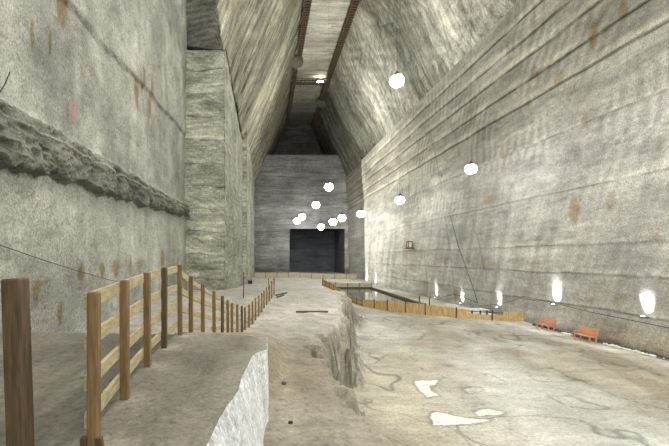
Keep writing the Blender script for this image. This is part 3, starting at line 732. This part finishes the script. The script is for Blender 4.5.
# outcrops of salt by the galleries
def outcrop(name, c, s, label, seed):
    b = bmesh.new(); icos(b, (0,0,0), 1, 4); 
    for v in b.verts:
        n = float(fbm(v.co.x*1.3+5, v.co.y*1.3+v.co.z*.9+5, seed, 4))
        k = .7+n*.6; v.co = Vector((v.co.x*s[0]*k, v.co.y*s[1]*k, v.co.z*s[2]*k))
    o = obj(name, b, M['outcrop'], None, True); o.location = c; o['kind'] = 'structure'
M['outcrop'] = simple('outcrop_rock', (.13,.12,.09), .9, 0, .5, 1.5, (1,1,3))
outcrop('rock_outcrop_1', (CL-.3, 89.5, EYE+HC-1.3), (2.0,1.8,1.3), 'dark jutting rock at the left end of the footbridge under the ceiling', 601)
outcrop('rock_outcrop_2', (CR+.3, 112.3, EYE+HC-1.6), (1.9,1.6,1.3), 'dark jutting rock at the right edge of the ceiling strip beyond the footbridge', 611)
r = empty('gallery_lamp', (13.5, 100.0, EYE+HC-1.7+.10+.38)); tag(r, 'warm glowing flood lamp fixed under the ceiling behind the footbridge, at its right end', 'lamp')
b = bmesh.new(); box(b, (0,0,0), (1.5,.3,.5), None, .05); obj('lens', b, M['glow'], r)
b = bmesh.new(); box(b, (0,.22,.0), (1.8,.2,.74), None, .03); obj('housing', b, M['metal'], r)

# ------------------------------------------------------------------ small things
# wall-mounted lantern frame on the right wall
Y = XR*F/(414-VX); r = empty('wall_lantern', (XR-.75, Y, EYE+(VY-249)*Y/F+.1)); tag(r, 'small rusty wall lantern frame on a dark shelf, hanging on the right wall', 'lantern')
b = bmesh.new(); box(b, (0,0,0), (1.1,1.3,.16), None, .02); box(b, (0,0,.12), (.8,1.0,.1), None, .02); obj('shelf', b, M['rust'], r)
b = bmesh.new()
for sx in (-.3,.3):
    for sy in (-.4,.4): box(b, (sx, sy, .62), (.10,.10,.95))
box(b, (0,0,1.1), (.75,.95,.12)); obj('frame', b, M['rust'], r)
b = bmesh.new(); box(b, (0,0,.6), (.5,.66,.8)); obj('pane', b, M['white'], r)
b = bmesh.new(); beam(b, (.3,0,-.03), (.9,0,-.03), .1,.1); obj('bracket', b, M['rust'], r)
# red survey mark on the left wall
Yr = 8*F/(VX-70.5); b = bmesh.new()
n = 10
vs = [[b.verts.new((0, -.09+.18*j/3+.01*random.uniform(-1,1), .38-.76*i/n)) for j in range(4)] for i in range(n+1)]
for i in range(n):
    for j in range(3): b.faces.new((vs[i][j], vs[i][j+1], vs[i+1][j+1], vs[i+1][j]))
o = obj('paint_mark', b, M['red']); o.location = (-7.86, Yr, EYE+(VY-110)*Yr/F); tag(o, 'short vertical red paint mark on the upper left wall', 'mark')
# cables
def wallpt_l(px, py, off=.06): 
    y = (8-off-.08)*F/(VX-px); return (-8+off+.08, y, EYE+(VY-py)*y/F)
def wallpt_r(px, py, off=.22):
    y = (XR-off)*F/(px-VX); return (XR-off, y, EYE+(VY-py)*y/F)
tag(tube('wall_cable', [wallpt_l(*p, .12) for p in ((-40,236),(0,245),(40,259),(75,270),(110,280),(125,283))], .014, M['metal']), 'thin dark cable sagging along the lower left wall', 'cable')
tag(tube('wall_cable', [wallpt_l(0,92,.05), wallpt_l(5,84,.05), wallpt_l(10,72,.05)], .018, M['metal']), 'short dark cable end on the upper left wall near the edge', 'cable')
tag(tube('wall_cable', [wallpt_r(*p) for p in ((448,207),(452,222),(458,245),(466,268),(474,290),(478,304))], .022, M['metal']), 'thin black cable running down the right wall to the plank fence', 'cable')
tag(tube('wall_cable', [wallpt_r(*p) for p in ((420,90),(424,97),(431,120),(436,150),(442,178))], .03, M['metal']), 'thin dark cable dropping from the upper edge of the right wall', 'cable')
tag(tube('wall_cable', [wallpt_r(*p) for p in ((480,306),(500,304),(515,300),(524,296),(550,302),(590,312),(640,322),(669,328),(700,335))], .022, M['metal']), 'black cable running low along the right wall behind the benches', 'cable')
tag(tube('wall_cable', [wallpt_r(*p) for p in ((437,300),(446,296),(455,294),(470,300),(478,303))], .03, M['metal']), 'black cable looping between two wall washers behind the plank fence', 'cable')
# gutter and rubble along the right wall foot
b = bmesh.new(); rnd = random.Random(3)
for i in range(260):
    y = 8+i*.105*1.0+rnd.uniform(-.05,.05); x = 23.66+rnd.uniform(-.08,.1)
    s = rnd.uniform(.08,.2); icos(b, (x, y, gz(x,y)+s*.2), s, 1, (rnd.uniform(.7,1.3), rnd.uniform(.8,1.6), rnd.uniform(.5,.9)))
tag(obj('dark_rubble', b, M['darkrock']), 'strip of dark broken rock lying along the foot of the right wall', 'rubble', kind='stuff')
b = bmesh.new()
for i in range(130):
    y = rnd.choice([rnd.gauss(26.3,.5), rnd.gauss(24.6,.5), rnd.gauss(30.9,.25)]); x = 23.25+rnd.uniform(-.15,.12)
    s = rnd.uniform(.04,.11); icos(b, (x, y, gz(x,y)+s*.4+.05*rnd.random()), s, 1, (rnd.uniform(.7,1.3), rnd.uniform(.8,1.6), rnd.uniform(.5,.9)))
tag(obj('salt_rubble', b, M['white']), 'loose white salt lumps heaped at the foot of the right wall beside the benches', 'rubble', kind='stuff')
# a dark timber lying across the walkway
x0, y0, z0 = ground_at(296, 312.5); x1, y1, z1 = ground_at(328, 312.5); b = bmesh.new()
beam(b, (x0,y0,z0+.04), (x1,y1,z1+.04), .16, .10, .01); tag(obj('timber_plank', b, M['post2']), 'dark plank lying across the middle of the walkway', 'plank')
# loose sticks by the end of the fence
for i, (pa_, pb_, lab) in enumerate([((276,296),(287,294),'thin stick on the walkway by the fence end, farther one'), ((277,298),(284,296.5),'short stick on the walkway by the fence end, nearer one')]):
    A = ground_at(*pa_); B = ground_at(*pb_); b = bmesh.new(); beam(b, (A[0],A[1],A[2]+.06), (B[0],B[1]+.4,B[2]+.06), .12, .09, .01)
    tag(obj('stick', b, M['post2']), lab, 'stick')
# stones on the soil
def stone(px, py, s, m, lab, seed):
    x, y, z = ground_at(px, py); b = bmesh.new(); icos(b, (0,0,0), 1, 3)
    for v in b.verts: k = s*(.7+.6*float(fbm(v.co.x*1.5+9, v.co.y*1.5+v.co.z+9, seed, 3))); v.co *= k; v.co.z *= .7
    o = obj('stone', b, m, None, True); o.location = (x, y, z+s*.35); tag(o, lab, 'stone')
stone(290.5, 423.5, .035, M['metal'], 'small black stone on the brown soil of the walkway', 1)
stone(284, 384, .045, M['darkrock'], 'small dark stone on the walkway near the bright cut face', 2)
# things at the foot of the far left wall
x, y, z = ground_at(246.5, 284); x += .7; b = bmesh.new(); box(b, (0,0,.33), (.8,.6,.6), None, .03); box(b, (0,0,.66), (.9,.7,.06), None, .01)
o = obj('equipment_box', b, M['metal']); o.location = (x, y, z-.02); tag(o, 'small dark box on the ground at the foot of the far left wall', 'box')
for (px, py, h, lab) in ((243.5,298,1.9,'thin dark stake standing on the floor left of the walkway fence'), (268.5,290,1.1,'thin dark stake standing behind the far end of the timber fence')):
    x, y, z = ground_at(px, py); b = bmesh.new(); cyl(b, (0,0,-.02), (0,0,h), .035, .03, 8); cyl(b, (0,0,h), (0,0,h+.05), .05, .05, 8)
    o = obj('stake', b, M['metal']); o.location = (x, y, z); tag(o, lab, 'stake')

# ------------------------------------------------------------------ unseen lights: fill added to brighten the hall, plus near lamps off frame
def area(loc, rot, sx, sy, e, col=(1,.985,.93)):
    L = bpy.data.lights.new('fill_area', 'AREA'); L.shape = 'RECTANGLE'; L.size = sx; L.size_y = sy; L.energy = e; L.color = col
    o = bpy.data.objects.new('fill_area', L); C.objects.link(o); o.location = loc; o.rotation_euler = rot
def point(loc, e, r=.6, col=(1,.985,.93)):
    L = bpy.data.lights.new('unseen_point', 'POINT'); L.energy = e; L.shadow_soft_size = r; L.color = col
    o = bpy.data.objects.new('unseen_point', L); C.objects.link(o); o.location = loc
area((8, -20, EYE+16), (math.radians(78), 0, 0), 26, 24, 6500)  # unseen area light added behind the viewer as fill
area((10, 10, EYE+36), (0, 0, 0), 8, 50, 9000)  # overhead fill, no visible fixture
point((11, 46, EYE+27), 6000, .8)  # added unseen lights, here and next line, to brighten slopes and ceiling strip
point((11, 76, EYE+27), 6000, .8)
point((-5.8, 36, EYE+26), 500, .5)
point((9, 12, EYE+11), 3500, .6)
point((16, 18, EYE+7), 1500, .6)
point((16, 4, EYE+5), 900, .8)  # extra fill added from the right
w = bpy.data.worlds.new('mine_air'); bpy.context.scene.world = w; w.use_nodes = True
w.node_tree.nodes['Background'].inputs[0].default_value = (.6,.62,.58,1); w.node_tree.nodes['Background'].inputs[1].default_value = .1

# ------------------------------------------------------------------ camera
cam = bpy.data.cameras.new('camera'); cam.sensor_width = 36; cam.sensor_fit = 'HORIZONTAL'; cam.lens = 36*F/669
cam.shift_x = (334.5-VX)/669; cam.shift_y = (VY-223)/669; cam.clip_end = 500; cam.clip_start = .05
co = bpy.data.objects.new('camera', cam); C.objects.link(co); co.location = (0,0,EYE); co.rotation_euler = (math.radians(90),0,0)
sc = bpy.context.scene; sc.camera = co
sc.view_settings.view_transform = 'Standard'; sc.view_settings.exposure = 0
sc.cycles.use_denoising = True; sc.cycles.max_bounces = 8; sc.cycles.diffuse_bounces = 5; sc.cycles.sample_clamp_indirect = 10
